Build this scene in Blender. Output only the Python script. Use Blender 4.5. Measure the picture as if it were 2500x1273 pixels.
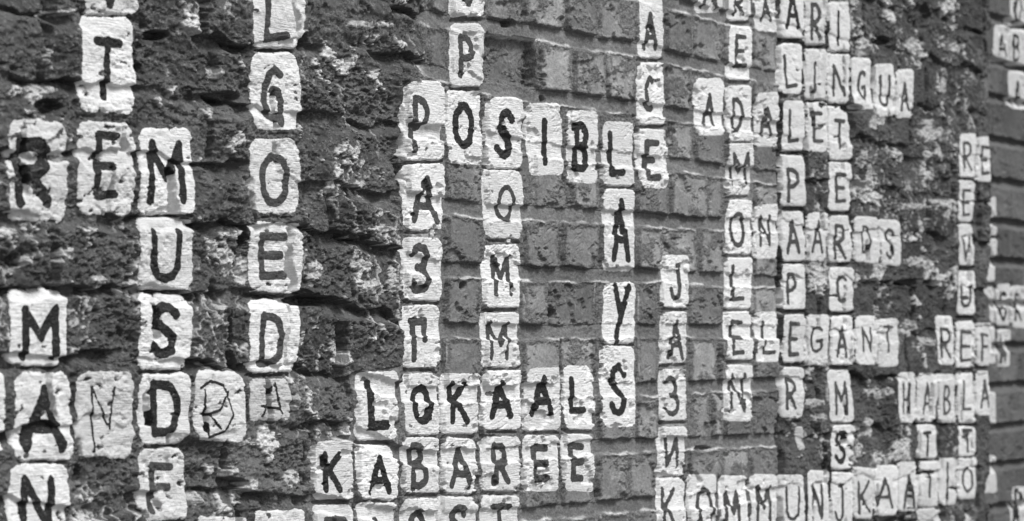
import bpy, math, random
import numpy as np

for o in list(bpy.data.objects):
    bpy.data.objects.remove(o, do_unlink=True)
scene = bpy.context.scene
C = scene.collection
R = math.radians

# ------------------------------------------------------------------ camera
TH = R(62.0)                 # angle between the optical axis and the wall's normal
FPX = 7050.0                 # focal length in photograph pixels (2500 wide)
CX, HY = 1250.0, 810.0       # principal column, horizon row
D = 1.864                    # metres from camera to the wall face
ZC = 1.5                     # eye height
SN, CS = math.sin(TH), math.cos(TH)

cam_d = bpy.data.cameras.new('camera')
cam = bpy.data.objects.new('camera', cam_d)
C.objects.link(cam)
cam.location = (0, -D, ZC)
cam.rotation_euler = (R(90), 0, -TH)
cam_d.sensor_width = 36.0
cam_d.lens = FPX / 2500.0 * 36.0
cam_d.shift_y = (HY - 636.5) / 2500.0
cam_d.clip_start = 0.05
cam_d.clip_end = 200.0
cam_d.dof.use_dof = True
cam_d.dof.focus_distance = 3.78
cam_d.dof.aperture_fstop = 9.0
scene.camera = cam

# ------------------------------------------------------------------ sky, sun, exposure
SUN_EL, SUN_AZ = 54.0, 12.0        # height; degrees to the right of straight out from the wall
world = bpy.data.worlds.new('World')
scene.world = world
world.use_nodes = True
wn = world.node_tree
sky = wn.nodes.new('ShaderNodeTexSky')
sky.sky_type = 'NISHITA'
sky.sun_disc = False
sky.sun_elevation = R(SUN_EL)
sky.sun_rotation = R(180.0 - SUN_AZ)
bw = wn.nodes.new('ShaderNodeRGBToBW')          # the photograph is black and white
wn.links.new(sky.outputs[0], bw.inputs[0])
bg = wn.nodes['Background']
wn.links.new(bw.outputs[0], bg.inputs[0])
bg.inputs[1].default_value = 0.05
sun_d = bpy.data.lights.new('sun', 'SUN')
sun_d.energy = 1.5
sun_d.angle = R(24.0)
sun = bpy.data.objects.new('sun', sun_d)
C.objects.link(sun)
sun.location = (4, -6, 9)
sun.rotation_euler = (R(90.0 - SUN_EL), 0, R(SUN_AZ))

vs = scene.view_settings
vs.view_transform = 'Standard'
vs.look = 'None'
vs.exposure = 1.36
vs.gamma = 1.0
vs.use_curve_mapping = False
scene.render.film_transparent = False
scene.cycles.max_bounces = 6

rng = np.random.default_rng(11)
random.seed(11)

# ------------------------------------------------------------------ helpers: pixels <-> wall
def ray_t(x, y0=0.0):
    u = (np.asarray(x, float) - CX) / FPX
    return (D + y0) / (CS - u * SN)
def s_of(x, y0=0.0):
    u = (np.asarray(x, float) - CX) / FPX
    return ray_t(x, y0) * (SN + u * CS)
def z_of(x, y, y0=0.0):
    return ZC + ray_t(x, y0) * (HY - np.asarray(y, float)) / FPX
def px_of(s, z, y):
    dy = y + D
    depth = s * SN + dy * CS
    right = s * CS - dy * SN
    return CX + FPX * right / depth, HY - FPX * (z - ZC) / depth

# ------------------------------------------------------------------ noise
PERM = rng.permutation(1024)
GA = rng.uniform(0, 2 * np.pi, 1024)
GX, GY = np.cos(GA), np.sin(GA)
def perlin(x, y, seed=0):
    x = np.asarray(x) + seed * 17.37
    y = np.asarray(y) + seed * 9.71
    xi = np.floor(x).astype(np.int64); yi = np.floor(y).astype(np.int64)
    xf = x - xi; yf = y - yi
    u = xf * xf * xf * (xf * (xf * 6 - 15) + 10)
    v = yf * yf * yf * (yf * (yf * 6 - 15) + 10)
    def g(ix, iy, dx, dy):
        h = PERM[(PERM[(ix + seed * 31) & 1023] + iy) & 1023]
        return GX[h] * dx + GY[h] * dy
    a = g(xi, yi, xf, yf); b = g(xi + 1, yi, xf - 1, yf)
    c = g(xi, yi + 1, xf, yf - 1); d = g(xi + 1, yi + 1, xf - 1, yf - 1)
    return 1.5 * ((a + u * (b - a)) * (1 - v) + (c + u * (d - c)) * v)
def fbm(x, y, octv, seed=0, gain=0.5):
    r = 0; a = 1; f = 1
    for i in range(octv):
        r = r + a * perlin(x * f, y * f, seed + i)
        a *= gain; f *= 2.03
    return r
def sstep(a, b, x):
    t = np.clip((x - a) / (b - a), 0, 1)
    return t * t * (3 - 2 * t)

# ------------------------------------------------------------------ materials
def new_mat(name, rough=0.9):
    m = bpy.data.materials.new(name)
    m.use_nodes = True
    nt = m.node_tree
    b = nt.nodes['Principled BSDF']
    b.inputs['Roughness'].default_value = rough
    b.inputs['Specular IOR Level'].default_value = 0.25
    return m, nt, b
def N(nt, typ, **kw):
    n = nt.nodes.new(typ)
    for k, v in kw.items():
        if k in n.inputs.keys(): n.inputs[k].default_value = v
        else: setattr(n, k, v)
    return n
def noise_node(nt, vec, scale, detail=4, rough=0.6, stretch=None):
    n = N(nt, 'ShaderNodeTexNoise')
    n.inputs['Scale'].default_value = scale
    n.inputs['Detail'].default_value = detail
    n.inputs['Roughness'].default_value = rough
    if stretch:
        mp = N(nt, 'ShaderNodeMapping')
        mp.inputs['Scale'].default_value = stretch
        nt.links.new(vec, mp.inputs[0]); vec = mp.outputs[0]
    nt.links.new(vec, n.inputs['Vector'])
    return n.outputs['Fac']
def math_node(nt, op, a, b=None, clamp=False):
    n = N(nt, 'ShaderNodeMath', operation=op, use_clamp=clamp)
    for i, v in enumerate((a, b)):
        if v is None: continue
        if isinstance(v, (int, float)): n.inputs[i].default_value = v
        else: nt.links.new(v, n.inputs[i])
    return n.outputs[0]
def maprange(nt, v, a, b, c, d):
    n = N(nt, 'ShaderNodeMapRange')
    nt.links.new(v, n.inputs[0])
    for i, k in enumerate((a, b, c, d)): n.inputs[i + 1].default_value = k
    return n.outputs[0]
def mixf(nt, f, a, b):
    n = N(nt, 'ShaderNodeMix', data_type='FLOAT')
    for i, v in ((0, f), (2, a), (3, b)):
        if isinstance(v, (int, float)): n.inputs[i].default_value = v
        else: nt.links.new(v, n.inputs[i])
    return n.outputs[0]
def position(nt):
    mp = N(nt, 'ShaderNodeMapping')
    mp.inputs['Scale'].default_value = (.62, 1, 1)
    nt.links.new(N(nt, 'ShaderNodeNewGeometry').outputs['Position'], mp.inputs[0])
    return mp.outputs[0]
def attr(nt, name):
    n = N(nt, 'ShaderNodeAttribute', attribute_name=name)
    return n.outputs['Fac']
def bump(nt, b, h, strength, dist):
    n = N(nt, 'ShaderNodeBump')
    n.inputs['Strength'].default_value = strength
    n.inputs['Distance'].default_value = dist
    nt.links.new(h, n.inputs['Height'])
    nt.links.new(n.outputs[0], b.inputs['Normal'])
def grey(nt, b, v):
    n = N(nt, 'ShaderNodeCombineColor')
    for i in range(3): nt.links.new(v, n.inputs[i])
    nt.links.new(n.outputs[0], b.inputs['Base Color'])

def mat_masonry(name, base, smear, pale, contrast, bump_s, crumb_glints=0.28):
    m, nt, b = new_mat(name, 0.88)
    p = position(nt)
    rnd = N(nt, 'ShaderNodeObjectInfo').outputs['Random']
    tone = maprange(nt, rnd, 0, 1, 0.58, 1.38)
    big = maprange(nt, noise_node(nt, p, 14, 5, 0.65), 0.3, 0.7, 1 - contrast, 1 + contrast)
    fine = maprange(nt, noise_node(nt, p, 260, 5, 0.8), 0.3, 0.7, 0.58, 1.42)
    v = math_node(nt, 'MULTIPLY', math_node(nt, 'MULTIPLY', tone, big), base)
    sm = attr(nt, 'smear')
    grain = maprange(nt, noise_node(nt, p, 420, 3, 0.8), 0.36, 0.64, 0.55, 1.35)
    v2 = math_node(nt, 'MULTIPLY', grain, smear)
    v = mixf(nt, sm, v, v2)
    stain = maprange(nt, noise_node(nt, p, 5.5, 6, 0.7), 0.34, 0.58, 0.72, 1.0)
    v = math_node(nt, 'MULTIPLY', v, stain)
    speck = maprange(nt, noise_node(nt, p, 210, 6, 0.8), 0.54, 0.68, 0.0, crumb_glints)  # pale crumbs, and glinting highlights put into the colour with them
    v = mixf(nt, speck, v, smear * 2.1)
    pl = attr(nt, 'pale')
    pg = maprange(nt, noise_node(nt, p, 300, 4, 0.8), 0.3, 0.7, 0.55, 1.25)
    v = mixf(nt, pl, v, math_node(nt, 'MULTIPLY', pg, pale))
    v = math_node(nt, 'MULTIPLY', v, fine)
    grey(nt, b, v)
    h = math_node(nt, 'ADD', noise_node(nt, p, 300, 6, 0.75), math_node(nt, 'MULTIPLY', noise_node(nt, p, 90, 4, 0.6), 1.5))
    h = math_node(nt, 'MULTIPLY', h, maprange(nt, sm, 0, 1, 0.3, 1.0))
    bump(nt, b, h, bump_s, 0.003)
    return m
def mat_paint():
    m, nt, b = new_mat('white_limewash', 0.72)
    p = position(nt)
    big = maprange(nt, noise_node(nt, p, 22, 5, 0.6), 0.3, 0.7, 0.9, 1.04)
    spots = maprange(nt, noise_node(nt, p, 170, 5, 0.75), 0.62, 0.76, 1.0, 0.45)
    fine = maprange(nt, noise_node(nt, p, 400, 4, 0.7), 0.3, 0.7, 0.9, 1.06)
    v = math_node(nt, 'MULTIPLY', math_node(nt, 'MULTIPLY', big, spots), math_node(nt, 'MULTIPLY', fine, attr(nt, 'tone')))
    v = math_node(nt, 'MULTIPLY', v, 0.8)
    thin = maprange(nt, noise_node(nt, p, 48, 6, 0.75), 0.53, 0.70, 0.0, 0.6)       # thin coats and grime
    rub = maprange(nt, noise_node(nt, p, 1.0, 5, 0.7, (30, 30, 110)), 0.55, 0.72, 0.0, 0.42)
    v = mixf(nt, math_node(nt, 'MAXIMUM', thin, rub), v, 0.3)
    grey(nt, b, v)
    brush = noise_node(nt, p, 1.0, 3, 0.6, (70, 70, 620))
    h = math_node(nt, 'ADD', brush, noise_node(nt, p, 230, 6, 0.7))
    bump(nt, b, h, 0.75, 0.0022)
    return m
def mat_ink(name, val):
    m, nt, b = new_mat(name, 0.6)
    p = position(nt)
    big = maprange(nt, noise_node(nt, p, 60, 5, 0.7), 0.3, 0.7, 0.6, 1.5)
    fleck = maprange(nt, noise_node(nt, p, 330, 4, 0.8), 0.58, 0.74, 0.0, 0.34)
    v = math_node(nt, 'ADD', math_node(nt, 'MULTIPLY', big, val), math_node(nt, 'MULTIPLY', fleck, 0.7))
    grey(nt, b, v)
    brush = noise_node(nt, p, 1.0, 3, 0.6, (140, 140, 500))
    bump(nt, b, math_node(nt, 'ADD', brush, noise_node(nt, p, 260, 5, 0.7)), 0.7, 0.002)
    return m
MAT = dict(
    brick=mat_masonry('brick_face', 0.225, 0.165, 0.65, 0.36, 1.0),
    mortar=mat_masonry('lime_mortar', 0.165, 0.175, 0.65, 0.35, 0.9),
    eroded=mat_masonry('eroded_masonry', 0.082, 0.135, 0.6, 0.45, 1.0, 0.7),
    dark=mat_masonry('dark_eroded_masonry', 0.058, 0.095, 0.5, 0.5, 0.9, 0.55),
    far=mat_masonry('recessed_brick', 0.1, 0.11, 0.3, 0.2, 0.4),
    paint=mat_paint(), black=mat_ink('black_paint', 0.012), faded=mat_ink('faded_black_paint', 0.05),
)

def mat_courses(name, val):
    m, nt, b = new_mat(name, 0.9)
    g = N(nt, 'ShaderNodeNewGeometry').outputs['Position']
    sp = N(nt, 'ShaderNodeSeparateXYZ'); nt.links.new(g, sp.inputs[0])
    cb = N(nt, 'ShaderNodeCombineXYZ'); nt.links.new(sp.outputs[0], cb.inputs[0]); nt.links.new(sp.outputs[2], cb.inputs[1])
    br = N(nt, 'ShaderNodeTexBrick')
    nt.links.new(cb.outputs[0], br.inputs['Vector'])
    br.inputs['Scale'].default_value = 1.0
    br.inputs['Brick Width'].default_value = .135
    br.inputs['Row Height'].default_value = .0862
    br.inputs['Mortar Size'].default_value = .008
    br.inputs['Mortar Smooth'].default_value = .3
    br.inputs['Color1'].default_value = (val * .75,) * 3 + (1,)
    br.inputs['Color2'].default_value = (val * 1.25,) * 3 + (1,)
    br.inputs['Mortar'].default_value = (val * .7,) * 3 + (1,)
    p = position(nt)
    v = N(nt, 'ShaderNodeRGBToBW'); nt.links.new(br.outputs[0], v.inputs[0])
    v = math_node(nt, 'MULTIPLY', v.outputs[0], maprange(nt, noise_node(nt, p, 40, 6, .75), .3, .7, .6, 1.4))
    grey(nt, b, v)
    h = math_node(nt, 'SUBTRACT', math_node(nt, 'MULTIPLY', noise_node(nt, p, 60, 6, .7), 1.2), br.outputs['Fac'])
    bump(nt, b, h, 1.0, .008)
    return m
MAT['brick_beyond'] = mat_courses('brick_courses_beyond', .17)
MAT['eroded_beyond'] = mat_courses('eroded_courses_beyond', .1)
MAT['far_beyond'] = mat_courses('recessed_courses_beyond', .075)

# ------------------------------------------------------------------ what is painted on the wall
# letter, patch box, letter box (photograph pixels), stroke width, ink (1 black, 0 faded), damage, where it belongs
T = [
 ('V',210,-75,338,38, 240,-60,300,10,16,1,.5,'above the letter T at the left'),
 ('T',197,40,329,275, 232,100,292,238,16,1,.25,'above REM'),
 ('R',18,293,162,540, 45,350,118,490,26,1,.72,'starting REM'),
 ('E',190,298,332,525, 240,332,288,478,15,1,.6,'in the middle of REM'),
 ('M',345,312,470,525, 372,352,443,488,17,1,.25,'ending REM'),
 ('U',343,530,468,708, 376,566,434,680,15,1,.12,'below the M of REM'),
 ('S',343,718,463,903, 376,750,428,862,18,1,.4,'above the D of ANDRA'),
 ('M',25,705,160,893, 60,756,134,868,18,1,.35,'above the A of ANDRA'),
 ('',-14,910,7,1100, 0,0,0,0,0,0,.3,'cut by the left edge of the picture'),
 ('A',30,908,178,1125, 62,955,152,1088,24,1,.6,'starting ANDRA'),
 ('thinN',190,908,330,1117, 228,945,281,1105,5,1,.4,'second in ANDRA'),
 ('D',345,913,468,1085, 380,938,438,1058,16,1,.35,'in the middle of ANDRA'),
 ('thinR',478,905,602,1078, 490,932,568,1068,5,1,.3,'fourth in ANDRA'),
 ('thinA',612,925,708,1028, 640,938,688,1016,5,1,.3,'ending ANDRA'),
 ('N',22,1133,165,1300, 58,1172,122,1290,18,1,.35,'below the A of ANDRA'),
 ('F',340,1095,463,1272, 372,1138,425,1245,14,0,.45,'below the D of ANDRA'),
 ('',490,1262,605,1320, 0,0,0,0,0,0,.3,'cut by the bottom edge of the picture, left one'),
 ('',625,1245,745,1320, 0,0,0,0,0,0,.3,'cut by the bottom edge of the picture, second one'),
 ('L',613,-80,745,118, 648,-60,698,92,15,0,.25,'at the top of the column reading LGOED'),
 ('6',618,128,733,316, 645,170,694,292,15,0,.2,'second in the column reading LGOED'),
 ('O',613,338,728,520, 640,384,700,496,15,0,.12,'third in the column reading LGOED'),
 ('E',612,543,736,714, 640,576,694,675,15,0,.2,'fourth in the column reading LGOED'),
 ('D',611,730,732,910, 640,772,688,886,14,0,.15,'at the bottom of the column reading LGOED'),
 ('V',1103,-70,1190,40, 1122,-60,1160,8,13,0,.15,'above the P at the top of the brick panel'),
 ('P',1103,57,1187,212, 1129,90,1160,184,12,0,.05,'above the O of POSIBLE'),
 ('P',986,198,1082,393, 1006,240,1036,364,13,0,.2,'starting POSIBLE'),
 ('O',1095,222,1182,402, 1117,258,1156,356,14,1,.06,'second in POSIBLE'),
 ('S',1190,237,1278,413, 1219,276,1248,378,15,1,.06,'third in POSIBLE'),
 ('I',1290,252,1375,428, 1330,296,1334,398,13,1,.05,'fourth in POSIBLE'),
 ('B',1388,270,1460,447, 1408,306,1434,412,13,1,.06,'fifth in POSIBLE'),
 ('L',1474,297,1550,455, 1492,326,1520,424,12,1,.06,'sixth in POSIBLE'),
 ('E',1557,316,1632,460, 1577,348,1602,434,12,0,.08,'ending POSIBLE'),
 ('',1056,552,1061,584, 0,0,0,0,0,0,0,'a thin drip below the A under POSIBLE'),
 ('',1244,576,1249,594, 0,0,0,0,0,0,0,'a thin drip below the O under POSIBLE'),
 ('A',988,400,1084,560, 1012,438,1066,538,13,0,.15,'below the P of POSIBLE'),
 ('3',988,580,1083,735, 1011,604,1046,708,14,0,.06,'above the n-shaped letter'),
 ('n',985,745,1078,897, 1009,782,1044,876,13,0,.05,'above the O of LOKAALS'),
 ('O',984,912,1075,1063, 1011,948,1049,1028,13,1,.06,'second in LOKAALS'),
 ('B',981,1068,1073,1203, 1004,1090,1037,1186,13,0,.06,'third in KABAREE'),
 ('O',981,1217,1070,1320, 1007,1252,1040,1340,13,0,.06,'below the B of KABAREE'),
 ('O',1183,415,1276,582, 1216,457,1252,538,9,0,.06,'below the S of POSIBLE'),
 ('M',1180,597,1272,752, 1207,628,1246,718,10,0,.06,'above the lower M'),
 ('M',1177,763,1268,897, 1195,790,1240,874,9,0,.06,'above the A of LOKAALS'),
 ('A',1180,905,1276,1048, 1204,938,1246,1016,14,1,.12,'fourth in LOKAALS'),
 ('R',1177,1065,1272,1200, 1209,1088,1238,1178,12,0,.1,'fifth in KABAREE'),
 ('T',1177,1210,1268,1320, 1204,1236,1244,1330,11,0,.1,'below the R of KABAREE'),
 ('L',872,907,970,1075, 902,938,942,1040,17,1,.12,'starting LOKAALS'),
 ('K',1077,912,1170,1060, 1102,940,1138,1028,13,1,.06,'third in LOKAALS'),
 ('A',1283,898,1373,1052, 1306,924,1348,1008,14,1,.08,'fifth in LOKAALS'),
 ('L',1380,893,1453,1050, 1400,926,1432,1004,12,1,.05,'sixth in LOKAALS'),
 ('S',1470,845,1555,1043, 1494,896,1525,1008,13,1,.3,'ending LOKAALS'),
 ('K',766,1076,863,1220, 792,1110,828,1196,13,1,.12,'starting KABAREE'),
 ('A',873,1087,966,1220, 900,1120,945,1200,13,1,.12,'second in KABAREE'),
 ('A',1082,1070,1167,1207, 1102,1098,1148,1188,12,0,.06,'fourth in KABAREE'),
 ('E',1280,1063,1367,1200, 1308,1093,1336,1170,13,0,.1,'sixth in KABAREE'),
 ('E',1376,1060,1449,1200, 1397,1090,1424,1168,13,0,.08,'ending KABAREE'),
 ('T',768,1233,866,1320, 795,1270,845,1330,14,0,.1,'below the K of KABAREE'),
 ('A',876,1228,968,1320, 897,1272,945,1340,13,0,.1,'below the first A of KABAREE'),
 ('S',1072,1213,1168,1320, 1104,1240,1140,1330,14,0,.1,'below the second A of KABAREE'),
 ('A',1473,462,1552,663, 1498,492,1532,632,13,1,.12,'below the L of POSIBLE'),
 ('Y',1475,690,1555,840, 1502,698,1536,842,12,1,.1,'above the S of LOKAALS'),
 ('A',1562,-20,1622,143, 1575,36,1604,120,9,0,.04,'at the top above ACE'),
 ('C',1560,152,1624,305, 1577,190,1598,268,10,0,.05,'above the E of POSIBLE'),
 ('J',1618,622,1686,753, 1641,648,1663,728,9,0,.06,'above the lower A and reversed N'),
 ('A',1615,760,1680,888, 1639,786,1668,874,8,0,.04,'below the J'),
 ('3',1612,900,1680,1027, 1628,924,1656,1012,9,0,.05,'above the reversed N'),
 ('И',1608,1040,1677,1165, 1630,1070,1657,1138,8,0,.05,'above the K of KOMMUNIKAATIO'),
 ('A',1700,-60,1765,33, 1715,-50,1750,18,8,0,.1,'at the top edge over ADA'),
 ('R',1777,-40,1834,52, 1794,-20,1820,34,8,0,.05,'above the E at the top'),
 ('A',1844,-30,1905,78, 1862,-10,1886,50,8,0,.05,'beside the column of A and L'),
 ('E',1776,62,1836,197, 1796,90,1817,162,8,0,.04,'above the D of ADA'),
 ('A',1698,190,1768,333, 1720,232,1744,302,8,0,.05,'starting ADA'),
 ('D',1775,208,1840,350, 1791,244,1814,318,8,0,.05,'in the middle of ADA'),
 ('A',1845,225,1903,360, 1861,264,1886,330,7,0,.05,'ending ADA'),
 ('M',1775,345,1838,478, 1788,376,1824,452,7,0,.04,'below the D of ADA'),
 ('O',1774,487,1838,623, 1787,522,1818,600,8,0,.03,'beside the small N'),
 ('N',1843,498,1902,633, 1858,528,1880,600,6,0,.05,'starting NAARDS'),
 ('L',1772,628,1840,755, 1789,652,1814,732,8,0,.03,'above the E before LEGANT'),
 ('E',1770,760,1838,880, 1787,786,1810,862,8,0,.04,'before LEGANT'),
 ('L',1845,760,1903,885, 1864,786,1888,862,7,0,.05,'starting LEGANT'),
 ('N',1768,890,1838,1030, 1784,914,1816,1004,7,0,.04,'below the E before LEGANT'),
 ('K',1606,1165,1678,1310, 1622,1194,1650,1290,8,0,.1,'first in KOMMUNIKAATIO'),
 ('O',1683,1157,1752,1310, 1706,1196,1741,1292,8,0,.08,'second in KOMMUNIKAATIO'),
 ('M',1760,1160,1828,1300, 1774,1198,1804,1290,8,0,.05,'third in KOMMUNIKAATIO'),
 ('M',1836,1157,1900,1300, 1852,1188,1882,1274,7,0,.05,'fourth in KOMMUNIKAATIO'),
 ('U',1905,1158,1965,1295, 1919,1190,1950,1268,6,0,.1,'fifth in KOMMUNIKAATIO'),
 ('N',1973,1147,2027,1290, 1986,1184,2008,1264,6,0,.15,'sixth in KOMMUNIKAATIO'),
 ('J',2031,1152,2084,1290, 2040,1184,2058,1272,6,0,.12,'seventh in KOMMUNIKAATIO'),
 ('K',2085,1140,2136,1268, 2099,1176,2126,1252,6,0,.2,'eighth in KOMMUNIKAATIO'),
 ('A',2136,1135,2195,1260, 2144,1168,2182,1238,6,0,.3,'ninth in KOMMUNIKAATIO'),
 ('A',2193,1127,2242,1250, 2210,1160,2234,1240,6,0,.12,'tenth in KOMMUNIKAATIO'),
 ('T',2245,1125,2290,1240, 2258,1150,2280,1212,6,0,.2,'eleventh in KOMMUNIKAATIO'),
 ('I',2292,1117,2338,1235, 2312,1132,2315,1218,5,0,.15,'twelfth in KOMMUNIKAATIO'),
 ('O',2340,1115,2385,1220, 2353,1144,2375,1200,5,0,.12,'ending KOMMUNIKAATIO'),
 ('',2243,1240,2295,1300, 0,0,0,0,0,0,.5,'below the T of KOMMUNIKAATIO'),
 ('A',1910,-40,1967,95, 1924,-20,1950,68,8,1,.15,'starting ARI at the top right'),
 ('R',1968,-10,2022,112, 1984,12,2006,96,8,0,.3,'in the middle of ARI'),
 ('I',2027,3,2077,132, 2046,28,2049,108,6,1,.2,'ending ARI'),
 ('L',1905,105,1963,230, 1920,136,1946,212,7,0,.3,'first in LINGUA'),
 ('I',1968,118,2022,245, 1990,152,1992,226,6,0,.15,'second in LINGUA'),
 ('N',2022,125,2078,255, 2037,160,2062,232,6,0,.15,'third in LINGUA'),
 ('G',2082,140,2133,268, 2098,176,2117,240,7,0,.15,'fourth in LINGUA'),
 ('U',2137,155,2185,285, 2151,186,2171,258,6,0,.2,'fifth in LINGUA'),
 ('A',2187,168,2232,290, 2201,202,2220,270,6,0,.15,'ending LINGUA'),
 ('L',1912,245,1966,370, 1928,270,1950,346,7,0,.3,'below the L of LINGUA'),
 ('E',1970,248,2022,372, 1987,276,2006,346,7,0,.6,'between the L and the T below LINGUA'),
 ('T',2022,258,2080,392, 2040,294,2062,362,7,0,.15,'below the N of LINGUA'),
 ('P',1910,378,1968,505, 1926,414,1948,490,8,0,.12,'above the A of NAARDS'),
 ('E',2025,395,2080,517, 2043,426,2064,492,7,0,.15,'above the R of NAARDS'),
 ('A',1908,515,1966,640, 1923,540,1951,616,8,0,.2,'second in NAARDS'),
 ('A',1970,518,2023,638, 1985,540,2009,616,6,0,.12,'third in NAARDS'),
 ('R',2026,525,2083,642, 2043,550,2065,630,7,0,.15,'fourth in NAARDS'),
 ('D',2087,528,2147,642, 2106,554,2124,616,5,0,.1,'fifth in NAARDS'),
 ('S',2148,535,2200,650, 2163,562,2182,630,6,0,.12,'ending NAARDS'),
 ('P',1910,643,1967,757, 1924,670,1944,740,7,0,.2,'below the first A of NAARDS'),
 ('C',2026,652,2087,763, 2046,676,2068,736,7,0,.08,'below the R of NAARDS'),
 ('E',1912,767,1966,888, 1929,790,1948,866,8,0,.15,'second in LEGANT'),
 ('G',1968,767,2025,893, 1983,800,2008,858,6,0,.12,'third in LEGANT'),
 ('A',2030,770,2087,893, 2045,800,2067,870,7,0,.1,'fourth in LEGANT'),
 ('N',2090,770,2146,892, 2107,800,2127,858,5,0,.1,'fifth in LEGANT'),
 ('T',2146,777,2195,897, 2159,796,2180,858,5,0,.1,'ending LEGANT'),
 ('R',1908,895,1965,1022, 1923,926,1944,996,7,0,.3,'below the E of LEGANT'),
 ('M',2024,903,2082,1033, 2040,934,2065,1012,6,0,.12,'below the A of LEGANT'),
 ('S',2028,1037,2086,1148, 2040,1056,2064,1128,9,1,.75,'below the small M'),
 ('',1946,1040,1965,1100, 0,0,0,0,0,0,.7,'dripping below the R under LEGANT'),
 ('R',2342,325,2382,435, 2353,348,2371,416,5,0,.12,'starting RE at the right'),
 ('E',2384,333,2424,445, 2397,360,2413,424,6,0,.15,'ending RE at the right'),
 ('E',2340,440,2378,545, 2351,465,2368,526,5,0,.2,'below the R of RE at the right'),
 ('V',2342,545,2378,650, 2350,578,2370,636,5,0,.12,'above the U in the narrow column at the right'),
 ('U',2340,660,2382,770, 2349,698,2371,748,6,0,.3,'above the E of REF'),
 ('R',2290,770,2332,892, 2301,803,2322,872,6,0,.12,'starting REF'),
 ('E',2335,783,2380,900, 2348,810,2371,880,6,0,.12,'in the middle of REF'),
 ('F',2383,787,2424,895, 2396,817,2411,880,6,0,.15,'ending REF'),
 ('H',2192,908,2238,1033, 2205,936,2222,1010,5,0,.1,'starting HABLA'),
 ('A',2240,910,2288,1033, 2256,936,2274,1010,5,0,.1,'second in HABLA'),
 ('B',2291,912,2334,1033, 2305,944,2320,1010,5,0,.15,'in the middle of HABLA'),
 ('L',2338,910,2380,1035, 2352,930,2370,1000,5,0,.2,'fourth in HABLA'),
 ('A',2382,905,2425,1015, 2396,930,2414,996,5,0,.15,'ending HABLA'),
 ('T',2241,1035,2288,1122, 2254,1056,2274,1112,6,1,.08,'below the first A of HABLA'),
 ('T',2341,1040,2382,1120, 2353,1050,2372,1102,6,0,.25,'below the L of HABLA'),
]
T_FAR = [
 ('O',2466,-20,2516,65, 2479,-5,2493,54,4,1,.02,'at the top right corner'),
 ('A',2424,60,2466,152, 2440,84,2457,138,4,1,.02,'starting AB at the right edge'),
 ('B',2467,70,2516,162, 2476,87,2489,148,5,1,.02,'ending AB at the right edge'),
 ('A',2462,172,2512,268, 2477,198,2494,258,5,1,.02,'below AB at the right edge'),
 ('',2405,480,2433,537, 0,0,0,0,0,0,.02,'sliver beside the wall end, upper'),
 ('',2405,545,2432,578, 0,0,0,0,0,0,.02,'sliver beside the wall end, second'),
 ('',2405,582,2431,690, 0,0,0,0,0,0,.02,'sliver beside the wall end, third'),
 ('G',2433,692,2468,798, 2443,714,2456,782,5,1,.02,'beside the wall end at half height'),
 ('R',2470,697,2516,803, 2479,718,2493,784,5,1,.02,'at the right edge at half height'),
 ('W',2436,803,2468,897, 2442,818,2460,885,4,0,.02,'below the G beside the wall end'),
 ('',2400,700,2429,792, 0,0,0,0,0,0,.02,'sliver beside the G'),
 ('',2400,797,2432,890, 0,0,0,0,0,0,.02,'sliver beside the W'),
 ('',2400,955,2430,1040, 0,0,0,0,0,0,.02,'sliver beside the wall end, low'),
 ('',2400,1110,2434,1205, 0,0,0,0,0,0,.02,'sliver beside the wall end, lowest'),
 ('R',2470,1187,2516,1300, 2479,1196,2494,1290,6,1,.02,'in the bottom right corner'),
]
TONE = {'ending ANDRA': .66, 'second in ANDRA': .74, 'fourth in ANDRA': .84, 'starting REM': .82, 'below the D of ANDRA': .82, 'in the middle of REM': .86, 'dripping below the last A of ANDRA': .6,
        'above the letter T at the left': .8, 'dripping below the R under LEGANT': .6, 'below the T of KOMMUNIKAATIO': .7}
def arc(cx, cy, rx, ry, a0, a1, n=12):
    return [(cx + rx * math.cos(R(a)), cy - ry * math.sin(R(a))) for a in np.linspace(a0, a1, n)]
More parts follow.
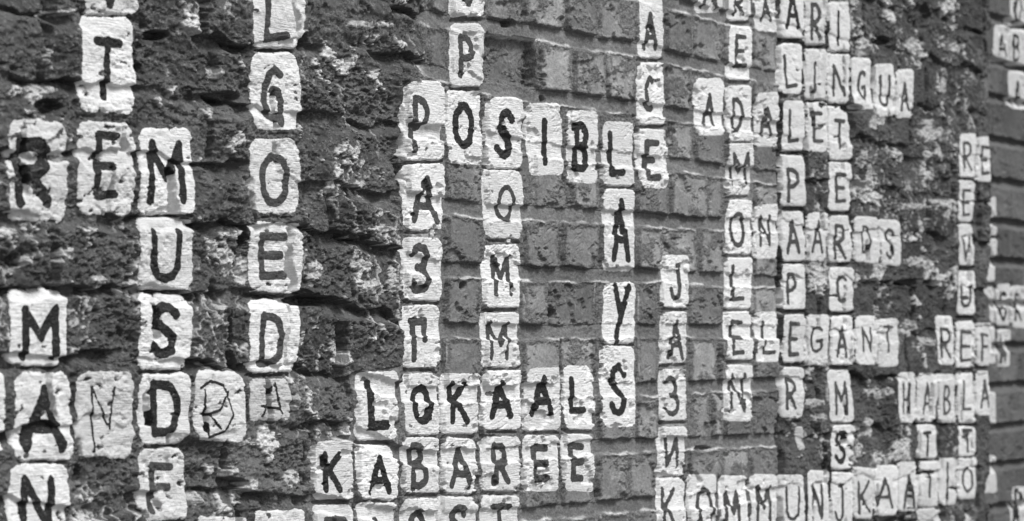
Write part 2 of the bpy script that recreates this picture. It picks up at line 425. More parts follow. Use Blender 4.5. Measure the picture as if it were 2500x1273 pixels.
G = {
 'A': [[(0,1),(.48,0),(1,1)], [(.2,.66),(.8,.66)]],
 'B': [[(0,0),(0,1)], [(0,0)]+arc(.3,.24,.55,.24,80,-80,8)+[(0,.48)], [(0,.48)]+arc(.4,.74,.6,.26,80,-80,8)+[(0,1)]],
 'C': [arc(.6,.5,.6,.5,50,300,16)],
 'D': [[(0,0),(0,1)], [(0,0)]+arc(.3,.5,.7,.5,80,-80,12)+[(0,1)]],
 'E': [[(0,0),(0,1)], [(0,0),(1,.02)], [(0,.5),(.85,.5)], [(0,1),(1,.98)]],
 'F': [[(0,0),(0,1)], [(0,0),(1,.02)], [(0,.48),(.85,.48)]],
 'G': [arc(.55,.5,.55,.5,50,330,16), [(.55,.58),(1,.56),(.95,.85)]],
 'H': [[(0,0),(0,1)], [(1,0),(1,1)], [(0,.55),(1,.55)]],
 'I': [[(.5,0),(.5,1)]],
 'J': [[(.55,.02),(1,.02)], [(.9,0),(.92,.6)]+arc(.45,.72,.47,.28,-5,-175,9)],
 'K': [[(0,0),(0,1)], [(.95,0),(.05,.58)], [(.25,.45),(1,1)]],
 'L': [[(0,0),(.03,1),(1,.97)]],
 'M': [[(0,1),(.02,0),(.5,.6),(.97,0),(1,1)]],
 'N': [[(0,1),(0,0),(1,1),(1,0)]],
 'И': [[(0,0),(.05,1),(.95,.02),(1,1)]],
 'O': [arc(.5,.5,.5,.5,90,450,22)],
 'P': [[(0,0),(.05,1)], [(0,.02)]+arc(.3,.29,.7,.28,80,-80,10)+[(.05,.57)]],
 'R': [[(0,0),(.02,1)], [(0,.02)]+arc(.3,.26,.6,.25,80,-80,10)+[(.02,.52)], [(.25,.52),(1,1)]],
 'S': [arc(.55,.25,.45,.25,20,200,10)+[(.35,.42),(.7,.58)]+arc(.45,.75,.48,.25,20,-160,10)],
 'T': [[(0,.02),(1,.03)], [(.5,0),(.48,1)]],
 'U': [[(0,0),(.02,.6)]+arc(.5,.7,.48,.3,190,350,9)+[(.98,.6),(1,0)]],
 'V': [[(0,0),(.5,1),(1,0)]],
 'W': [[(0,0),(.25,1),(.5,.3),(.75,1),(1,0)]],
 'Y': [[(0,0),(.5,.5)], [(1,0),(.5,.5),(.1,1)]],
 '3': [arc(.42,.25,.5,.25,150,-70,10)+[(.35,.48)]+arc(.45,.74,.52,.26,75,-160,11)],
 '6': [[(.82,.12),(.55,.0),(.28,.08),(.1,.35),(.03,.65),(.22,.9),(.55,.97),(.85,.93)], [(.5,.42),(.75,.44),(.9,.65),(.88,1.06)]],
 'n': [[(.1,0),(.08,1)], [(0,.02),(.9,.03)], [(.92,0),(.86,.5)]],
 'thinN': [[(0,0),(.1,1)], [(0,0),(.72,.56)], [(1,0),(.85,.64)]],
 'thinR': [[(.15,.15),(.28,1)], [(0,.1),(.35,0),(.72,.08),(.95,.38),(1,.62),(.78,.9),(.3,1)], [(.25,.58),(.6,.5),(.85,.2)], [(.28,.58),(.65,.85)]],
 'thinA': [[(.55,.08),(.05,1)], [(.7,0),(1,.9)], [(0,.68),(.98,.76)]],
}

# ------------------------------------------------------------------ objects
def thing(name, label, cat, loc):
    o = bpy.data.objects.new(name, None)
    C.objects.link(o)
    o.location = loc
    o['label'] = label; o['category'] = cat; o['kind'] = 'thing'
    o.empty_display_size = 0.2
    return o
def mesh_obj(name, verts, faces, mat, parent, normals=None, attrs=None, skirt=0.0):
    base = np.array(parent_base(parent))
    used, inv = np.unique(faces, return_inverse=True)
    f = inv.reshape(faces.shape)
    v = verts[used] - base
    nrm = normals[used] if normals is not None else None
    at = {k: a[used] for k, a in (attrs or {}).items()}
    if skirt:
        e = np.concatenate([f[:, [0, 1]], f[:, [1, 2]], f[:, [2, 3]], f[:, [3, 0]]])
        key = np.sort(e, 1); key = key[:, 0] * (len(v) + 1) + key[:, 1]
        _, idx, cnt = np.unique(key, return_index=True, return_counts=True)
        be = e[idx[cnt == 1]]
        bv, binv = np.unique(be, return_inverse=True)
        binv = binv.reshape(be.shape) + len(v)
        nv = v[bv].copy(); nv[:, 1] += skirt
        f = np.concatenate([f, np.stack([be[:, 1], be[:, 0], binv[:, 0], binv[:, 1]], 1)])
        v = np.concatenate([v, nv])
        if nrm is not None: nrm = np.concatenate([nrm, nrm[bv]])
        at = {k: np.concatenate([a, a[bv]]) for k, a in at.items()}
    me = bpy.data.meshes.new(name)
    me.vertices.add(len(v)); me.vertices.foreach_set('co', v.astype(np.float32).ravel())
    me.loops.add(f.size); me.loops.foreach_set('vertex_index', f.astype(np.int32).ravel())
    me.polygons.add(len(f))
    me.polygons.foreach_set('loop_start', np.arange(0, f.size, 4, dtype=np.int32))
    me.polygons.foreach_set('use_smooth', np.ones(len(f), bool))
    for k, a in at.items():
        me.attributes.new(k, 'FLOAT', 'POINT').data.foreach_set('value', a.astype(np.float32))
    me.update(calc_edges=True)
    if nrm is not None:
        me.normals_split_custom_set_from_vertices(nrm.astype(np.float32))
    me.materials.append(mat)
    o = bpy.data.objects.new(name, me)
    C.objects.link(o)
    o.parent = parent
    return o
BASE = {}
def parent_base(p):
    while p.parent is not None: p = p.parent
    return BASE[p.name]
def box_obj(name, x0, x1, y0, y1, z0, z1, mat, parent):
    v = np.array([(x, y, z) for x in (x0, x1) for y in (y0, y1) for z in (z0, z1)], float)
    f = np.array([(0,1,3,2),(4,6,7,5),(0,4,5,1),(2,3,7,6),(0,2,6,4),(1,5,7,3)])
    at = {'pale': np.zeros(8), 'smear': np.zeros(8), 'tone': np.ones(8)}
    o = mesh_obj(name, v, f, mat, parent, None, at)
    o.data.polygons.foreach_set('use_smooth', np.zeros(6, bool))
    return o

# ------------------------------------------------------------------ masonry courses (mortar joints followed along the wall)
XJ = np.array([-900., 0, 250, 500, 750, 900, 1000, 1060, 1190, 1310, 1440, 1560, 1700, 1775, 1903])
JP = {   # joint height in the photograph at the columns above
 -1: [-330,-300,-260,-215,-170,-140,-120,-105,-85,-60,-35,-15, 25, 45, 65],
  0: [-160,-140,-100, -60, -30,  0, 25, 50, 64, 80,105,120,155,171,190],
  1: [  10,  20,  50, 105, 122,132,150,175,213,233,250,263,287,298,315],
  2: [ 200, 200, 212, 245, 295,318,318,325,338,364,382,394,408,420,435],
  3: [ 385, 385, 385, 404, 440,474,488,500,518,522,527,536,545,548,553],
  4: [ 545, 545, 530, 553, 556,598,640,655,665,670,672,672,680,685,690],
  5: [ 700, 700, 706, 722, 730,768,798,805,810,812,809,808,809,810,812],
  6: [ 895, 895, 882, 904, 905,932,962,964,961,957,951,952,946,943,937],
  7: [1065,1065,1042,1066,1032,1072,1118,1120,1114,1107,1093,1088,1083,1080,1075],
  8: [1240,1240,1245,1205,1225,1250,1272,1270,1264,1256,1244,1232,1226,1222,1205],
}
SPACE = 0.0862
VJ = {   # upright joints of the brick panel, photograph columns, per course (index = joint below it)
 -1: [1060,1150,1240,1330,1420,1500,1580,1660,1740,1820],
  0: [1048,1100,1192,1275,1383,1462,1555,1626,1697,1770,1840],
  1: [1048,1102,1189,1316,1400,1484,1558,1627,1693,1772,1841],
  2: [1088,1186,1284,1382,1467,1553,1635,1697,1771,1842],
  3: [1088,1185,1305,1396,1467,1553,1635,1730,1771,1842],
  4: [1085,1182,1279,1370,1465,1553,1620,1708,1771,1842],
  5: [1085,1178,1272,1340,1465,1555,1614,1684,1771,1840],
  6: [1083,1178,1272,1370,1465,1555,1614,1684,1755,1840],
  7: [868,976,1077,1174,1280,1376,1462,1555,1612,1682,1740,1770,1840],
  8: [760,868,976,1077,1172,1275,1371,1455,1535,1608,1682,1765,1835],
  9: [760,870,976,1070,1170,1272,1370,1460,1540,1608,1680,1756,1832],
}
OFFS = {(1,1250):-.018, (1,1075):-.004, (4,1245):.0, (5,1300):.002, (5,1400):-.004, (4,1150):.003, (7,1700):-.003, (0,1430):.004}

def joint_heights(s):
    sj = s_of(XJ)
    ks = sorted(JP)
    H = [np.interp(s, sj, z_of(XJ, np.array(JP[k], float))) for k in ks]
    top, bot = H[0], H[-1]
    ups = [top + SPACE * i for i in (4, 3, 2, 1)]
    dns = [bot - SPACE * i for i in (1, 2, 3, 4)]
    ids = [ks[0] - 4, ks[0] - 3, ks[0] - 2, ks[0] - 1] + ks + [ks[-1] + 1, ks[-1] + 2, ks[-1] + 3, ks[-1] + 4]
    return ids, np.array(ups + H + dns)          # from the top down

def drop_shards(code):
    """Small pieces of a brick cut off by paint or joints go to the mortar around them."""
    par = []
    def find(a):
        while par[a] != a:
            par[a] = par[par[a]]; a = par[a]
        return a
    runs = []; prev = []
    for r in range(code.shape[0]):
        row = code[r]
        st = np.concatenate([[0], np.flatnonzero(np.diff(row)) + 1]); en = np.concatenate([st[1:], [len(row)]])
        cur = []; j = 0
        for a, b in zip(st.tolist(), en.tolist()):
            c = int(row[a])
            if c < 1_000_000: continue
            k = len(par); par.append(k)
            while j < len(prev) and prev[j][1] <= a: j += 1
            i = j
            while i < len(prev) and prev[i][0] < b:
                if prev[i][2] == c:
                    x, y = find(k), find(prev[i][3])
                    if x != y: par[x] = y
                i += 1
            cur.append((a, b, c, k)); runs.append((r, a, b, c, k))
        prev = cur
    size = {}; best = {}
    for r, a, b, c, k in runs:
        f = find(k); size[f] = size.get(f, 0) + b - a
    for r, a, b, c, k in runs:
        best[c] = max(best.get(c, 0), size[find(k)])
    out = code.copy()
    seen = {}
    for r, a, b, c, k in runs:
        f = find(k)
        if size[f] < .35 * best[c]: out[r, a:b] = 10 + (c - 1_000_000) // 400_000; continue
        l = seen.setdefault(c, [])
        if f not in l: l.append(f)
        if l.index(f): out[r, a:b] = c + 50_000 * l.index(f)
    return out

def build_panel(far, s_line, z_line, y0, tiles, zones, walls, s_end=None):
    """One face of masonry as a relief; every brick, patch of paint and letter becomes its own object."""
    S, Z = np.meshgrid(s_line, z_line)
    nr, nc = S.shape
    PX, PY = px_of(S, Z, y0)
    # ---------- paint layout
    tid = np.full(S.shape, -1, int); tsd = np.full(S.shape, -20.0); lsd = np.full(S.shape, -20.0); sd_2 = np.full(S.shape, -20.0)
    wob = fbm(PX / 26, PY / 26, 3, 40); fine = fbm(PX / 6, PY / 6, 2, 50); chipn = fbm(PX / 34, PY / 26, 4, 60, 0.48)
    tone = np.ones(S.shape)
    for i, (ch, x0, y0p, x1, y1p, a0, b0, a1, b1, w, ink, dmg, ctx) in enumerate(tiles):
        cols = np.where((PX[nr // 2] > x0 - 14) & (PX[nr // 2] < x1 + 14))[0]
        if len(cols) == 0: continue
        sub = (PY[:, cols] > y0p - 14) & (PY[:, cols] < y1p + 14)
        rows = np.where(sub.any(1))[0]
        if len(rows) == 0: continue
        sl = (slice(rows[0], rows[-1] + 1), slice(cols[0], cols[-1] + 1))
        px, py = PX[sl], PY[sl]
        kx = 1.6
        cx, cy, hx, hy = (x0 + x1) / 2, (y0p + y1p) / 2, (x1 - x0) / 2, (y1p - y0p) / 2
        r = min(hx * kx, hy) * (.26 + .16 * random.random())
        # slight lean and bulge of a hand-painted patch
        lean = random.uniform(-.04, .04); 
        qx = (np.abs(px - cx + lean * (py - cy)) - hx) * kx + r
        qy = np.abs(py - cy + random.uniform(-.05, .05) * (px - cx)) - hy + r
        sd = -(np.hypot(np.maximum(qx, 0), np.maximum(qy, 0)) + np.minimum(np.maximum(qx, qy), 0) - r)
        if x0 > 1600: sd = sd - 1.2
        sd = sd + wob[sl] * (1.5 + 3 * dmg) * hx / 45 + fine[sl] * (1.5 if x0 < 1600 else .8)
        if dmg > 0.02:
            sd = np.minimum(sd, ((0.95 - 0.62 * dmg) - chipn[sl]) * 26)
        better = sd > tsd[sl]
        sd_2[sl] = np.maximum(sd_2[sl], np.minimum(sd, tsd[sl]))
        sd2 = np.where(better, sd, tsd[sl]); tsd[sl] = sd2
        tid[sl] = np.where(better & (sd > -6), i, tid[sl])
        tone[sl] = np.where(better, TONE.get(ctx, .74 if far else random.uniform(.84, 1.02) - (.06 if x0 > 1906 else 0)), tone[sl])
        if ch:
            ld = np.full(px.shape, 1e9)
            for line in G[ch]:
                pts = [(a0 + (a1 - a0) * (gx + random.uniform(-.03, .03)), b0 + (b1 - b0) * (gy + random.uniform(-.02, .02))) for gx, gy in line]
                kk = 1.45
                for k, ((p0x, p0y), (p1x, p1y)) in enumerate(zip(pts, pts[1:])):
                    dx, dy = (p1x - p0x) * kk, p1y - p0y
                    L2 = dx * dx + dy * dy + 1e-9
                    t = np.clip(((px - p0x) * kk * dx + (py - p0y) * dy) / L2, 0, 1)
                    d = np.hypot((px - p0x) * kk - t * dx, (py - p0y) - t * dy)
                    ld = np.minimum(ld, d)
            rad = w * kk / 2
            l = rad * (1 + 0.12 * wob[sl]) - ld + fine[sl] * (1.0 if w > 6 else .5)
            if dmg > 0.3 and w > 8:
                l = np.minimum(l, (1.05 - .45 * dmg - chipn[sl]) * 26)
            lsd[sl] = np.where(tid[sl] == i, np.maximum(l, lsd[sl]), lsd[sl])
    if not far:
        lump = np.hypot((PX - 392) / 15, (PY - 1216) / 21) + .3 * wob
        lsd = np.where(lump < 1.3, np.minimum(lsd, (lump - 1) * 15), lsd)
    tsd = np.where(sd_2 > -1.5, np.minimum(tsd, -1.5 - sd_2), tsd)      # neighbours never quite touch
    # ---------- let the mesh follow the paint edges
    S = S.copy(); Z = Z.copy()
    for sd in (tsd, lsd):
        gy_, gx_ = np.gradient(sd)
        g2 = gx_ ** 2 + gy_ ** 2 + 1e-6
        ox = np.clip(-sd * gx_ / g2, -.42, .42); oy = np.clip(-sd * gy_ / g2, -.42, .42)
        near = (np.abs(sd) < 0.75 * np.sqrt(g2)).astype(float)
        S += near * ox * np.gradient(s_line)[None, :]
        Z += near * oy * np.gradient(z_line)[:, None]
    PX, PY = px_of(S, Z, y0)
    # ---------- courses and bricks
    if far:
        rough = np.zeros(S.shape)
    else:
        lb = np.interp(PY, [0, 190, 215, 895, 910, 1062, 1074, 1273], [1040, 1040, 992, 985, 866, 866, 758, 758]) + 7 * fbm(Z * 18, S * 0 + 3, 3, 7) + 4 * fbm(Z * 70, S * 30, 2, 8)
        rb = 1906 + 3 * fbm(Z * 30, S * 0 + 1, 2, 9)
        inf = sstep(-6, 6, PX - lb) * sstep(-4, 4, rb - PX)
        rough = 1 - inf
        right = (PX > 1900).astype(float)
    warp = 0.0016 * fbm(S * 14, Z * 20, 3, 1) + rough * (0.0085 * fbm(S * 8, Z * 9, 4, 2, .55))
    zw = Z + warp
    sw = S + rough * 0.010 * fbm(S * 11, Z * 12, 4, 3, .6) + 0.0012 * fbm(S * 25, Z * 40, 2, 4)
    if far:
        zt = z_of(2460, np.array([-35, 55, 160, 247, 350, 449, 547, 641, 745, 848, 946, 1043, 1137, 1237, 1335]), y0)
        zj0 = np.concatenate([[zt[0] + .085 * 2, zt[0] + .085], zt, [zt[-1] - .085]])
        ids = list(range(-2, len(zt) + 1))
        ZJ = np.repeat(zj0[:, None], nc, 1)
    else:
        ids, ZJ = joint_heights(s_line)
    below = np.full(S.shape, len(ids) - 1)
    up = np.full(S.shape, -1)
    for k in range(len(ids)):
        up = np.where(zw < ZJ[k][None, :], k, up)          # last joint above the point
    up = np.clip(up, 0, len(ids) - 2)
    colidx = np.broadcast_to(np.arange(nc), S.shape)
    zt_, zb_ = ZJ[up, colidx], ZJ[up + 1, colidx]
    d_top, d_bot = zt_ - zw, zw - zb_                     # distances to the joint centres
    course = up
    # upright joints
    d_v = np.full(S.shape, 1.0); bidx = np.zeros(S.shape, int); brickid = {}
    for k in range(len(ids) - 1):
        m = course == k
        if not m.any(): continue
        cid = ids[k + 1]
        rr = random.Random(500 + cid * 7 + int(far))
        s0, s1 = s_line[0] - .1, s_line[-1] + .1
        if far:
            js = []; p = s0 - rr.random() * .1
            while p < s1: p += rr.choice([.135, .14, .27]); js.append(p)
        else:
            mid = list(s_of(np.array(VJ.get(cid, VJ[9] if cid > 0 else VJ[-1]), float)))
            js = [float(s_of(1906))] + mid
            if cid < 7: js.append(float(s_of(1042 if cid < 2 else 990)))
            p = min(js)
            while p > s0: p -= rr.uniform(.11, .2); js.append(p)
            p = float(s_of(1906))
            while p < s1: p += rr.uniform(.11, .2); js.append(p)
        js = np.array(sorted(js))
        q = sw[m]
        b = np.searchsorted(js, q)
        lo = js[np.clip(b - 1, 0, len(js) - 1)]; hi = js[np.clip(b, 0, len(js) - 1)]
        d_v[m] = np.minimum(np.abs(q - lo), np.abs(hi - q))
        bidx[m] = k * 1000 + b
        for bb in np.unique(b):
            mids = .5 * (js[max(bb - 1, 0)] + js[min(bb, len(js) - 1)])
            brickid[k * 1000 + bb] = (cid, mids)
    # per-brick offset, tilt
    nb = bidx.max() + 1
    off = rng.normal(0, 1, nb); tl = rng.normal(0, 1, nb); tl2 = rng.normal(0, 1, nb)
    off_i = off * .0016
    if not far:
        for (cid, xx), v in OFFS.items():
            ss = float(s_of(xx))
            for bid, (c2, ms) in brickid.items():
                if c2 == cid and abs(ms - ss) < .05: off_i[bid] = v
    # ---------- relief
    Q = S * .6
    n1 = fbm(Q * 10, Z * 11, 5, 11, .5)
    n2 = fbm(Q * 36, Z * 40, 5, 12, .6)
    n3 = fbm(Q * 125, Z * 130, 4, 13, .65)
    pit2 = np.maximum(0, fbm(Q * 150, Z * 160, 2, 45) - .3)
    n4 = fbm(Q * 370, Z * 390, 2, 14, .7)
    hw = (.0095 + .0018 * fbm(S * 20, Z * 5, 2, 15)) * (1 - rough) + rough * np.clip(.0062 + .0075 * fbm(S * 8, Z * 8, 3, 16), .0015, .017)
    scn = fbm(S * 9 + Z * 8, Z * 95 - S * 38, 2, 35); scr = -.0016 * sstep(.09, .02, np.abs(scn)) * sstep(.15, .4, fbm(S * 15, Z * 15, 2, 36))
    smear = sstep(.1, .45, fbm(Q * 22, Z * 20, 4, 17, .6) + .25 * n3)
    smear = np.maximum(smear * .85, sstep(.020, .009, d_v + .006 * n2))
    smear = np.maximum(smear, sstep(.009, .002, np.minimum(d_top, d_bot) - hw + .004 * n2))
    smear = np.where(np.minimum(d_top, d_bot) < hw, .35, smear)
    face_i = off_i[bidx] + tl[bidx] * .02 * (d_top - d_bot) * .5 + .0012 * n1 + (.0003 + .0007 * smear) * n2 + .0009 * smear * n3 + .0007 * smear * n4 + .0005 * smear + scr - .0055 * pit2 * (.15 + smear) * sstep(-.3, .3, n1)
    chip = sstep(.45, .53, fbm(Q * 19, Z * 20, 4, 18, .6)) * .0042
    face_i -= chip
    # eroded face
    fl = fbm(Q * 15, Z * 17, 5, 19, .52)
    terr = .5 * fl + .5 * (np.floor(fl * 3.5) + sstep(.7, 1.0, fl * 3.5 - np.floor(fl * 3.5))) / 3.5
    lumps = (.35 - np.abs(fbm(Q * 26, Z * 28, 3, 29, .5))) * (.4 + .6 * sstep(-.2, .3, fbm(S * 7, Z * 7, 2, 39)))
    crumble = sstep(-.25, .35, fbm(Q * 11, Z * 11, 3, 28))
    pit = np.maximum(0, fbm(Q * 60, Z * 65, 3, 20) - .35)
    rid = 1 - np.abs(fbm(S * 45, Z * 60, 4, 21, .6))
    face_e = np.clip(off[bidx], -1.6, 1.1) * .0042 + .0066 * n1 + .0052 * terr + (.0006 + .0014 * crumble) * n2 + (.0005 + .0009 * crumble) * n3 + (.0004 + .0006 * crumble) * n4 - .006 * pit * (.4 + crumble) + .0012 * rid + .0030 * lumps - .0095 * pit2 * (.35 + .65 * crumble)
    face_e += tl[bidx] * .035 * (d_top - d_bot) * .5
    if not far:
        face_e = face_e * (1 - .35 * right) - .003
    # quieter under the paint: limewash fills the small hollows
    covered = sstep(-17, 8, tsd)
    face_e = face_e * (1 - .6 * covered) + .0005 * covered
    face = face_i * (1 - rough) + face_e * rough
    if far: face = face_i * .6
    # joints
    dj_low = d_bot - hw        # above the joint below: >0 inside the brick
    dj_up = d_top - hw         # below the joint above
    edge_n = (.0016 * n2 + .0006 * n3) * (1 - .4 * rough) + .002 * fbm(S * 24, Z * 24, 2, 26) * (1 - rough)
    rim_b = sstep(-.0006, .0016, dj_low + edge_n)                     # sharp lower arris
    rim_t = sstep(-.0010, .0022 + .004 * rough, dj_up + edge_n)       # rounded upper arris
    in_low = d_bot < d_top                                           # nearer to the joint below the point
    tau = np.where(in_low, (hw - d_bot) / (2 * hw), .5 + d_top / (2 * hw))
    tau = np.clip(tau, 0, 1)
    jd_i = -(.0060 - .0016 * tau ** 1.2) + .0012 * n2 + .0007 * n3
    fillm = sstep(.0, .45, fbm(S * 6, Z * 6, 3, 23))
    jd_e = -(.020 - .010 * tau) * (1 - .8 * fillm) * (1 - .4 * right if not far else 1) + .002 * n2 + .001 * n3 + .005 * n1
    covj = covered * (.3 + .4 * rough)
    jd = (jd_i * (1 - rough) + jd_e * rough) * (1 - covj)
    if far: jd = -(.017 - .012 * tau) + .0006 * n3
    if not far:                                                       # bricks lose their corners
        cr = .010
        dc = np.hypot(np.maximum(cr - np.minimum(dj_low, dj_up), 0), np.maximum(cr - (d_v - .004), 0))
        corner = sstep(cr + .002, cr - .002, dc + edge_n) * (1 - rough) + rough
        corner = np.maximum(corner, sstep(.2, .5, fbm(S * 9, Z * 9, 2, 27)))
    else: corner = 1.0
    inside = np.minimum(np.minimum(rim_b, rim_t), corner)
    H = jd + (face - jd) * inside
    # upright joints
    vw = (.0075 + .001 * n2) * (1 - rough) + .005 * rough
    vf = sstep(-.0012, .0018, d_v - vw + .0016 * n2)
    fill_v = sstep(-.2, .5, fbm(S * 13, Z * 13, 3, 24))
    vdep = (.0050 - .0042 * fill_v) * (1 - rough) + .015 * (1 - fill_v) * rough
    if far: vdep = .0025
    H = H - vdep * (1 - vf) * inside
    gap = sstep(-14, -8, sd_2) * sstep(2, -1, tsd)
    H = H - .0055 * gap
    groove = np.exp(-((d_v - vw + .001 * n2) / .0013) ** 2) * sstep(-.35, .25, fbm(Q * 40, Z * 22, 3, 41)) * (1 - rough)
    H = H - .0030 * groove * inside
    # holes and knocked-out spots
    if not far:
        holes = [(1128,700,9,10,.014),(1352,765,9,12,.016),(1330,243,7,9,.018),(1688,250,7,16,.009),(1245,58,12,8,.014),(345,165,13,18,.02),(752,105,15,24,.026),(560,240,36,18,.02),(595,590,16,22,.022),(875,580,30,8,.012),
                 (760,735,60,13,.02),(575,1180,22,14,.022),(60,810,10,30,.0),(1720,1096,20,7,.01),(2310,455,18,36,.012),(2255,40,20,30,.014),(2160,100,20,10,.016),(2080,265,26,9,.016),(2240,690,60,8,.014),(2060,1078,9,10,.012),(130,260,30,18,.016),(390,85,28,11,.02),(40,640,22,24,.01)]
        for hx, hyp, rx, ry, dp in holes:
            q = np.hypot((PX - hx) / rx, (PY - hyp) / ry) + .25 * n2
            H = H - dp * sstep(1.15, .75, q)
    # pale plaster remnants
    if far:
        pale = np.zeros(S.shape)
    else:
        pm = fbm(S * (13 - 5 * right), Z * (17 - 5 * right), 5, 30, .62) + .22 * n2
        thr = .64 - .14 * right
        pale = sstep(thr, thr + .06, pm + .12 * n3) * rough
        ridge = 1 - np.abs(fbm(S * 17 + .3 * n1, Z * 17, 4, 31, .55)) * 9
        pale = np.maximum(pale, sstep(.1, .8, ridge) * sstep(.0, .4, fbm(S * 5, Z * 5, 2, 32)) * rough * .8)
        flakes = [(555,632,20,36),(600,660,13,38),(112,214,34,10),(180,790,16,16),(242,684,24,10),(885,650,24,12),(908,702,30,16),(962,688,12,34),(768,664,22,24),(612,1192,14,16),(530,180,16,13),
                  (205,1212,24,12),(497,1214,13,16),(655,1085,10,40),(100,340,18,24),(150,380,14,40),(715,1170,20,16),(720,975,12,20),(945,560,50,6),(870,450,40,7),(900,60,60,7),(160,30,40,9),(60,725,30,12),(95,240,20,12),
                  (2230,505,60,12),(2300,495,40,12),(2240,110,22,30),(2170,35,26,18),(2280,330,45,30),(2105,385,14,30),(2135,480,26,10),(2310,210,12,22),(2265,300,22,10),(2140,640,30,10),(2150,720,12,18),(2110,600,14,20),(2250,640,40,18),
                  (2335,115,18,24),(2130,300,12,30),(2300,370,20,22),(2225,800,24,26),(2265,835,26,18),(2190,840,16,26),(2150,960,34,18),(2120,1040,18,40),(1992,985,26,14),(2000,1020,16,20),(2095,1090,16,24),(2120,120,30,20),(2330,60,10,30),(2395,150,16,20),(2400,250,12,30),(2390,560,16,14),(2400,640,12,26)]
        for fx, fy, rx, ry in flakes:
            if fx > 1906: rx, ry = rx * .8, ry * .7
            q = np.hypot((PX - fx) / rx, (PY - fy) / ry) + .6 * n2 + .35 * n3
            pale = np.maximum(pale, sstep(1.0, .88, q) * rough * (.75 + .25 * n3))
        pale = np.clip(pale, 0, 1) * (1 - covered) * (1 - .85 * sstep(2365, 2390, PX))
        H = H + pale * (.0028 + .001 * n3)
        smear = np.where(rough > .5, sstep(-.1, .6, n2 + .5 * n3) * .9, smear)
        seam = sstep(6, 2, np.abs(PX - rb)) * .016
        H = H - seam * (1 - .7 * covered)
        if s_end is not None:
            ragged = s_end - .012 + .010 * fbm(Z * 20, Z * 0 + 5, 4, 33)
            H = H - np.clip((S - ragged) / .02, 0, 1) ** 2 * .02
    # raised, paler rims along the upper arrises of the bricks
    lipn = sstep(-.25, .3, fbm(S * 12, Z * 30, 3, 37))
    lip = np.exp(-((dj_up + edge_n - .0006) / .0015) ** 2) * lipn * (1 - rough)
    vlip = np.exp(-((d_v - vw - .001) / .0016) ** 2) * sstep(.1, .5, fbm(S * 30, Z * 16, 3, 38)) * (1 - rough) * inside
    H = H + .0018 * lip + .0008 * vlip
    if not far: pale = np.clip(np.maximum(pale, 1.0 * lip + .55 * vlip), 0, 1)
    # paint thickness
    if not far: H = H + .007 * sstep(1.1, .6, np.hypot((PX - 392) / 15, (PY - 1216) / 21) + .3 * n2)
    H = H + .0004 * sstep(0, 3, tsd) + .0003 * sstep(0, 2, lsd)
    P = np.stack([S, y0 - H, Z], -1)
    if s_end is not None:
        P[:, -1, 1] = .20                       # the wall's end returns into the depth
        P[:, -1, 0] = P[:, -2, 0] + .001
    du = np.gradient(P, axis=1); dv = np.gradient(P, axis=0)
    nrm = np.cross(du, dv)
    if z_line[1] < z_line[0]: nrm = -nrm
    nrm /= np.linalg.norm(nrm, axis=-1, keepdims=True) + 1e-12
    flip = nrm[..., 1] > 0
    nrm[flip & (np.abs(nrm[..., 1]) > .3)] *= -1
    # ---------- who owns each face
    def cc(a): return .25 * (a[:-1, :-1] + a[1:, :-1] + a[:-1, 1:] + a[1:, 1:])
    tc, lc = cc(tsd), cc(lsd)
    tix = tid[:-1, :-1]
    tix = np.maximum(np.maximum(tix, tid[1:, :-1]), np.maximum(tid[:-1, 1:], tid[1:, 1:]))
    is_t = (tc > 0) & (tix >= 0)
    is_l = is_t & (lc > 0)
    jointc = (cc(inside) < .5) | ((cc(vf) < .35) & (cc(rough) < .5))
    bi = bidx[:-1, :-1]
    zone_c = np.zeros(bi.shape, int)
    if not far:
        pxc = cc(PX)
        zone_c = np.where(cc(inf) > .5, 1, np.where(pxc > 1500, 2, 0))
    idx = np.arange(nr * nc).reshape(nr, nc)
    quads = np.stack([idx[:-1, :-1], idx[:-1, 1:], idx[1:, 1:], idx[1:, :-1]], -1)
    if z_line[1] > z_line[0]: pass
    verts = P.reshape(-1, 3); nf = nrm.reshape(-1, 3)
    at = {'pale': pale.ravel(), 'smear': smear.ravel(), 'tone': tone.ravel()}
    # class code: letters, patches, mortar per zone, bricks per zone
    code = np.where(jointc, 10 + zone_c, 1_000_000 + zone_c * 400_000 + bi)
    code = np.where(is_t, 100 + tix, code)
    code = np.where(is_l, 5000 + tix, code)
    code = drop_shards(code)
    flat = code.ravel(); order = np.argsort(flat, kind='stable')
    sc_, qf = flat[order], quads.reshape(-1, 4)[order]
    cuts = np.flatnonzero(np.diff(sc_)) + 1
    groups = {int(c[0]): q for c, q in zip(np.split(sc_, cuts), np.split(qf, cuts))}
    patch = {}
    small = {}
    for code_, q in groups.items():
        if code_ < 100:
            z = code_ - 10
            small.setdefault(z, []).append(q)
        elif code_ >= 1_000_000:
            z = (code_ - 1_000_000) // 400_000
            if len(q) < 60: small.setdefault(z, []).append(q)
    for z, qs in small.items():
        w = walls[z]
        mesh_obj('mortar', verts, np.concatenate(qs), MAT['far'] if far else (MAT['mortar'] if z == 1 else MAT['eroded' if z == 0 else 'dark']), w, nf, at)
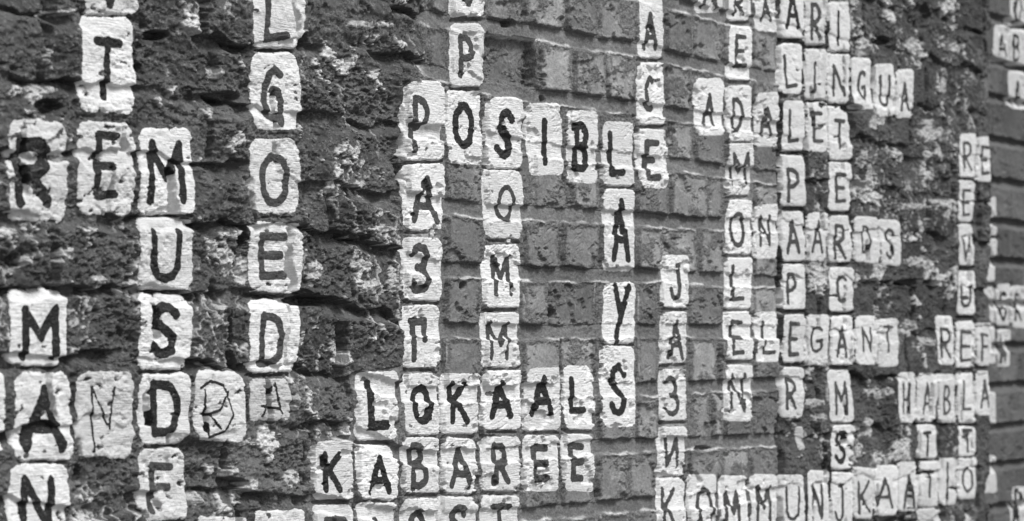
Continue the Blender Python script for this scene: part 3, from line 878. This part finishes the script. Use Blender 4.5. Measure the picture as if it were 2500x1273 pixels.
    for code_, q in sorted(groups.items()):
        if code_ >= 1_000_000 and len(q) >= 60:
            z = (code_ - 1_000_000) // 400_000
            m_ = MAT['far'] if far else (MAT['brick'] if z == 1 else MAT['eroded' if z == 0 else 'dark'])
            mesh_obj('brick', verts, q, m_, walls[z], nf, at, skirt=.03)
        elif 100 <= code_ < 5000:
            t = tiles[code_ - 100]
            cxm = (t[1] + t[3]) / 2
            z = 0 if far else (1 if 975 < cxm < 1906 else (2 if cxm > 1500 else 0))
            o = mesh_obj('painted_patch', verts, q, MAT['paint'], walls[z], nf, at)
            ch = t[0].replace('thin', '')
            if ch:
                nm = {'n': 'an n-shaped letter', 'И': 'a reversed letter N', '6': 'the letter G'}.get(ch, 'the letter ' + ch)
                o['label'] = 'white painted patch bearing %s, %s' % (nm, t[12])
            else:
                o['label'] = 'blank white painted patch, %s' % t[12]
            patch[code_ - 100] = o
    for code_, q in sorted(groups.items()):
        if 5000 <= code_ < 1_000_000:
            i = code_ - 5000
            if i not in patch: continue
            mesh_obj('painted_letter', verts, q, MAT['black' if tiles[i][10] else 'faded'], patch[i], nf, at)

# ------------------------------------------------------------------ the ground
gv = np.array([(-30, -30, 0), (30, -30, 0), (30, 30, 0), (-30, 30, 0)], float)
gm, gnt, gb = new_mat('paving', .9)
gp = position(gnt)
grey(gnt, gb, math_node(gnt, 'MULTIPLY', maprange(gnt, noise_node(gnt, gp, 3, 6, .7), .3, .7, .7, 1.3), .16))
bump(gnt, gb, noise_node(gnt, gp, 60, 5, .7), .6, .01)
gme = bpy.data.meshes.new('ground'); gme.from_pydata(gv.tolist(), [], [(0, 1, 2, 3)]); gme.materials.append(gm)
go = bpy.data.objects.new('ground', gme); C.objects.link(go); go['kind'] = 'structure'

# ------------------------------------------------------------------ the walls
SE = float(s_of(2421))
SL, SR = float(s_of(985)), float(s_of(1906))
Y_FAR = .115
w_left = thing('eroded_brick_wall', 'rough crumbling dark masonry at the left with painted REM and ANDRA', 'wall', (2.4, 0, 0)); BASE[w_left.name] = (2.4, 0, 0)
w_mid = thing('brick_panel', 'flatter grey brick panel in the middle with painted POSIBLE, LOKAALS and KABAREE', 'wall', (3.8, 0, 0)); BASE[w_mid.name] = (3.8, 0, 0)
w_right = thing('eroded_brick_wall', 'blurred crumbling patchy masonry right of the brick panel with painted LINGUA and LEGANT', 'wall', (5.0, 0, 0)); BASE[w_right.name] = (5.0, 0, 0)
w_far = thing('recessed_brick_wall', 'smooth dark set-back brick wall at the far right edge', 'wall', (6.2, Y_FAR, 0)); BASE[w_far.name] = (6.2, Y_FAR, 0)

xs = np.arange(-60, 2421.1, 2.3)
s_line = np.concatenate([np.arange(float(s_of(-60)) - .42, float(s_of(-60)) - .001, .004), s_of(xs), [SE + .001]])
z_line = np.concatenate([np.arange(1.085, 1.285, .002), np.arange(1.285, 1.865, .0012), np.arange(1.865, 2.21, .002)])
build_panel(False, s_line, z_line, 0.0, T, None, {0: w_left, 1: w_mid, 2: w_right}, s_end=SE)
sf0 = SE - .03
s_far = np.concatenate([np.arange(sf0, sf0 + .42, .0028), np.arange(sf0 + .42, sf0 + 1.3, .008)])
build_panel(True, s_far, np.arange(1.03, 2.30, .0025), Y_FAR, T_FAR, None, {0: w_far})

# masonry behind the faces and beyond the picture
for w, a, b in ((w_left, 1.2, SL), (w_mid, SL, SR), (w_right, SR, SE - .012)):
    box_obj('masonry_core', a, b, .075, .5, 0.0, 3.2, MAT['eroded'], w)
    box_obj('masonry_above', a, b, .004, .075, 2.207, 3.2, MAT['brick_beyond' if w is w_mid else 'eroded_beyond'], w)
    box_obj('masonry_below', a, b, .004, .075, 0.0, 1.086, MAT['brick_beyond' if w is w_mid else 'eroded_beyond'], w)
box_obj('masonry_beside', 1.2, s_line[0] + .002, .004, .075, 1.086, 2.207, MAT['eroded_beyond'], w_left)
box_obj('masonry_core', SE + .02, 9.0, Y_FAR + .03, .6, 0.0, 3.2, MAT['far'], w_far)
box_obj('masonry_above', SE + .02, 9.0, Y_FAR + .002, Y_FAR + .03, 2.297, 3.2, MAT['far_beyond'], w_far)
box_obj('masonry_below', SE + .02, 9.0, Y_FAR + .002, Y_FAR + .03, 0.0, 1.032, MAT['far_beyond'], w_far)
box_obj('masonry_beside', s_far[-1] - .002, 9.0, Y_FAR + .002, Y_FAR + .03, 1.032, 2.297, MAT['far_beyond'], w_far)
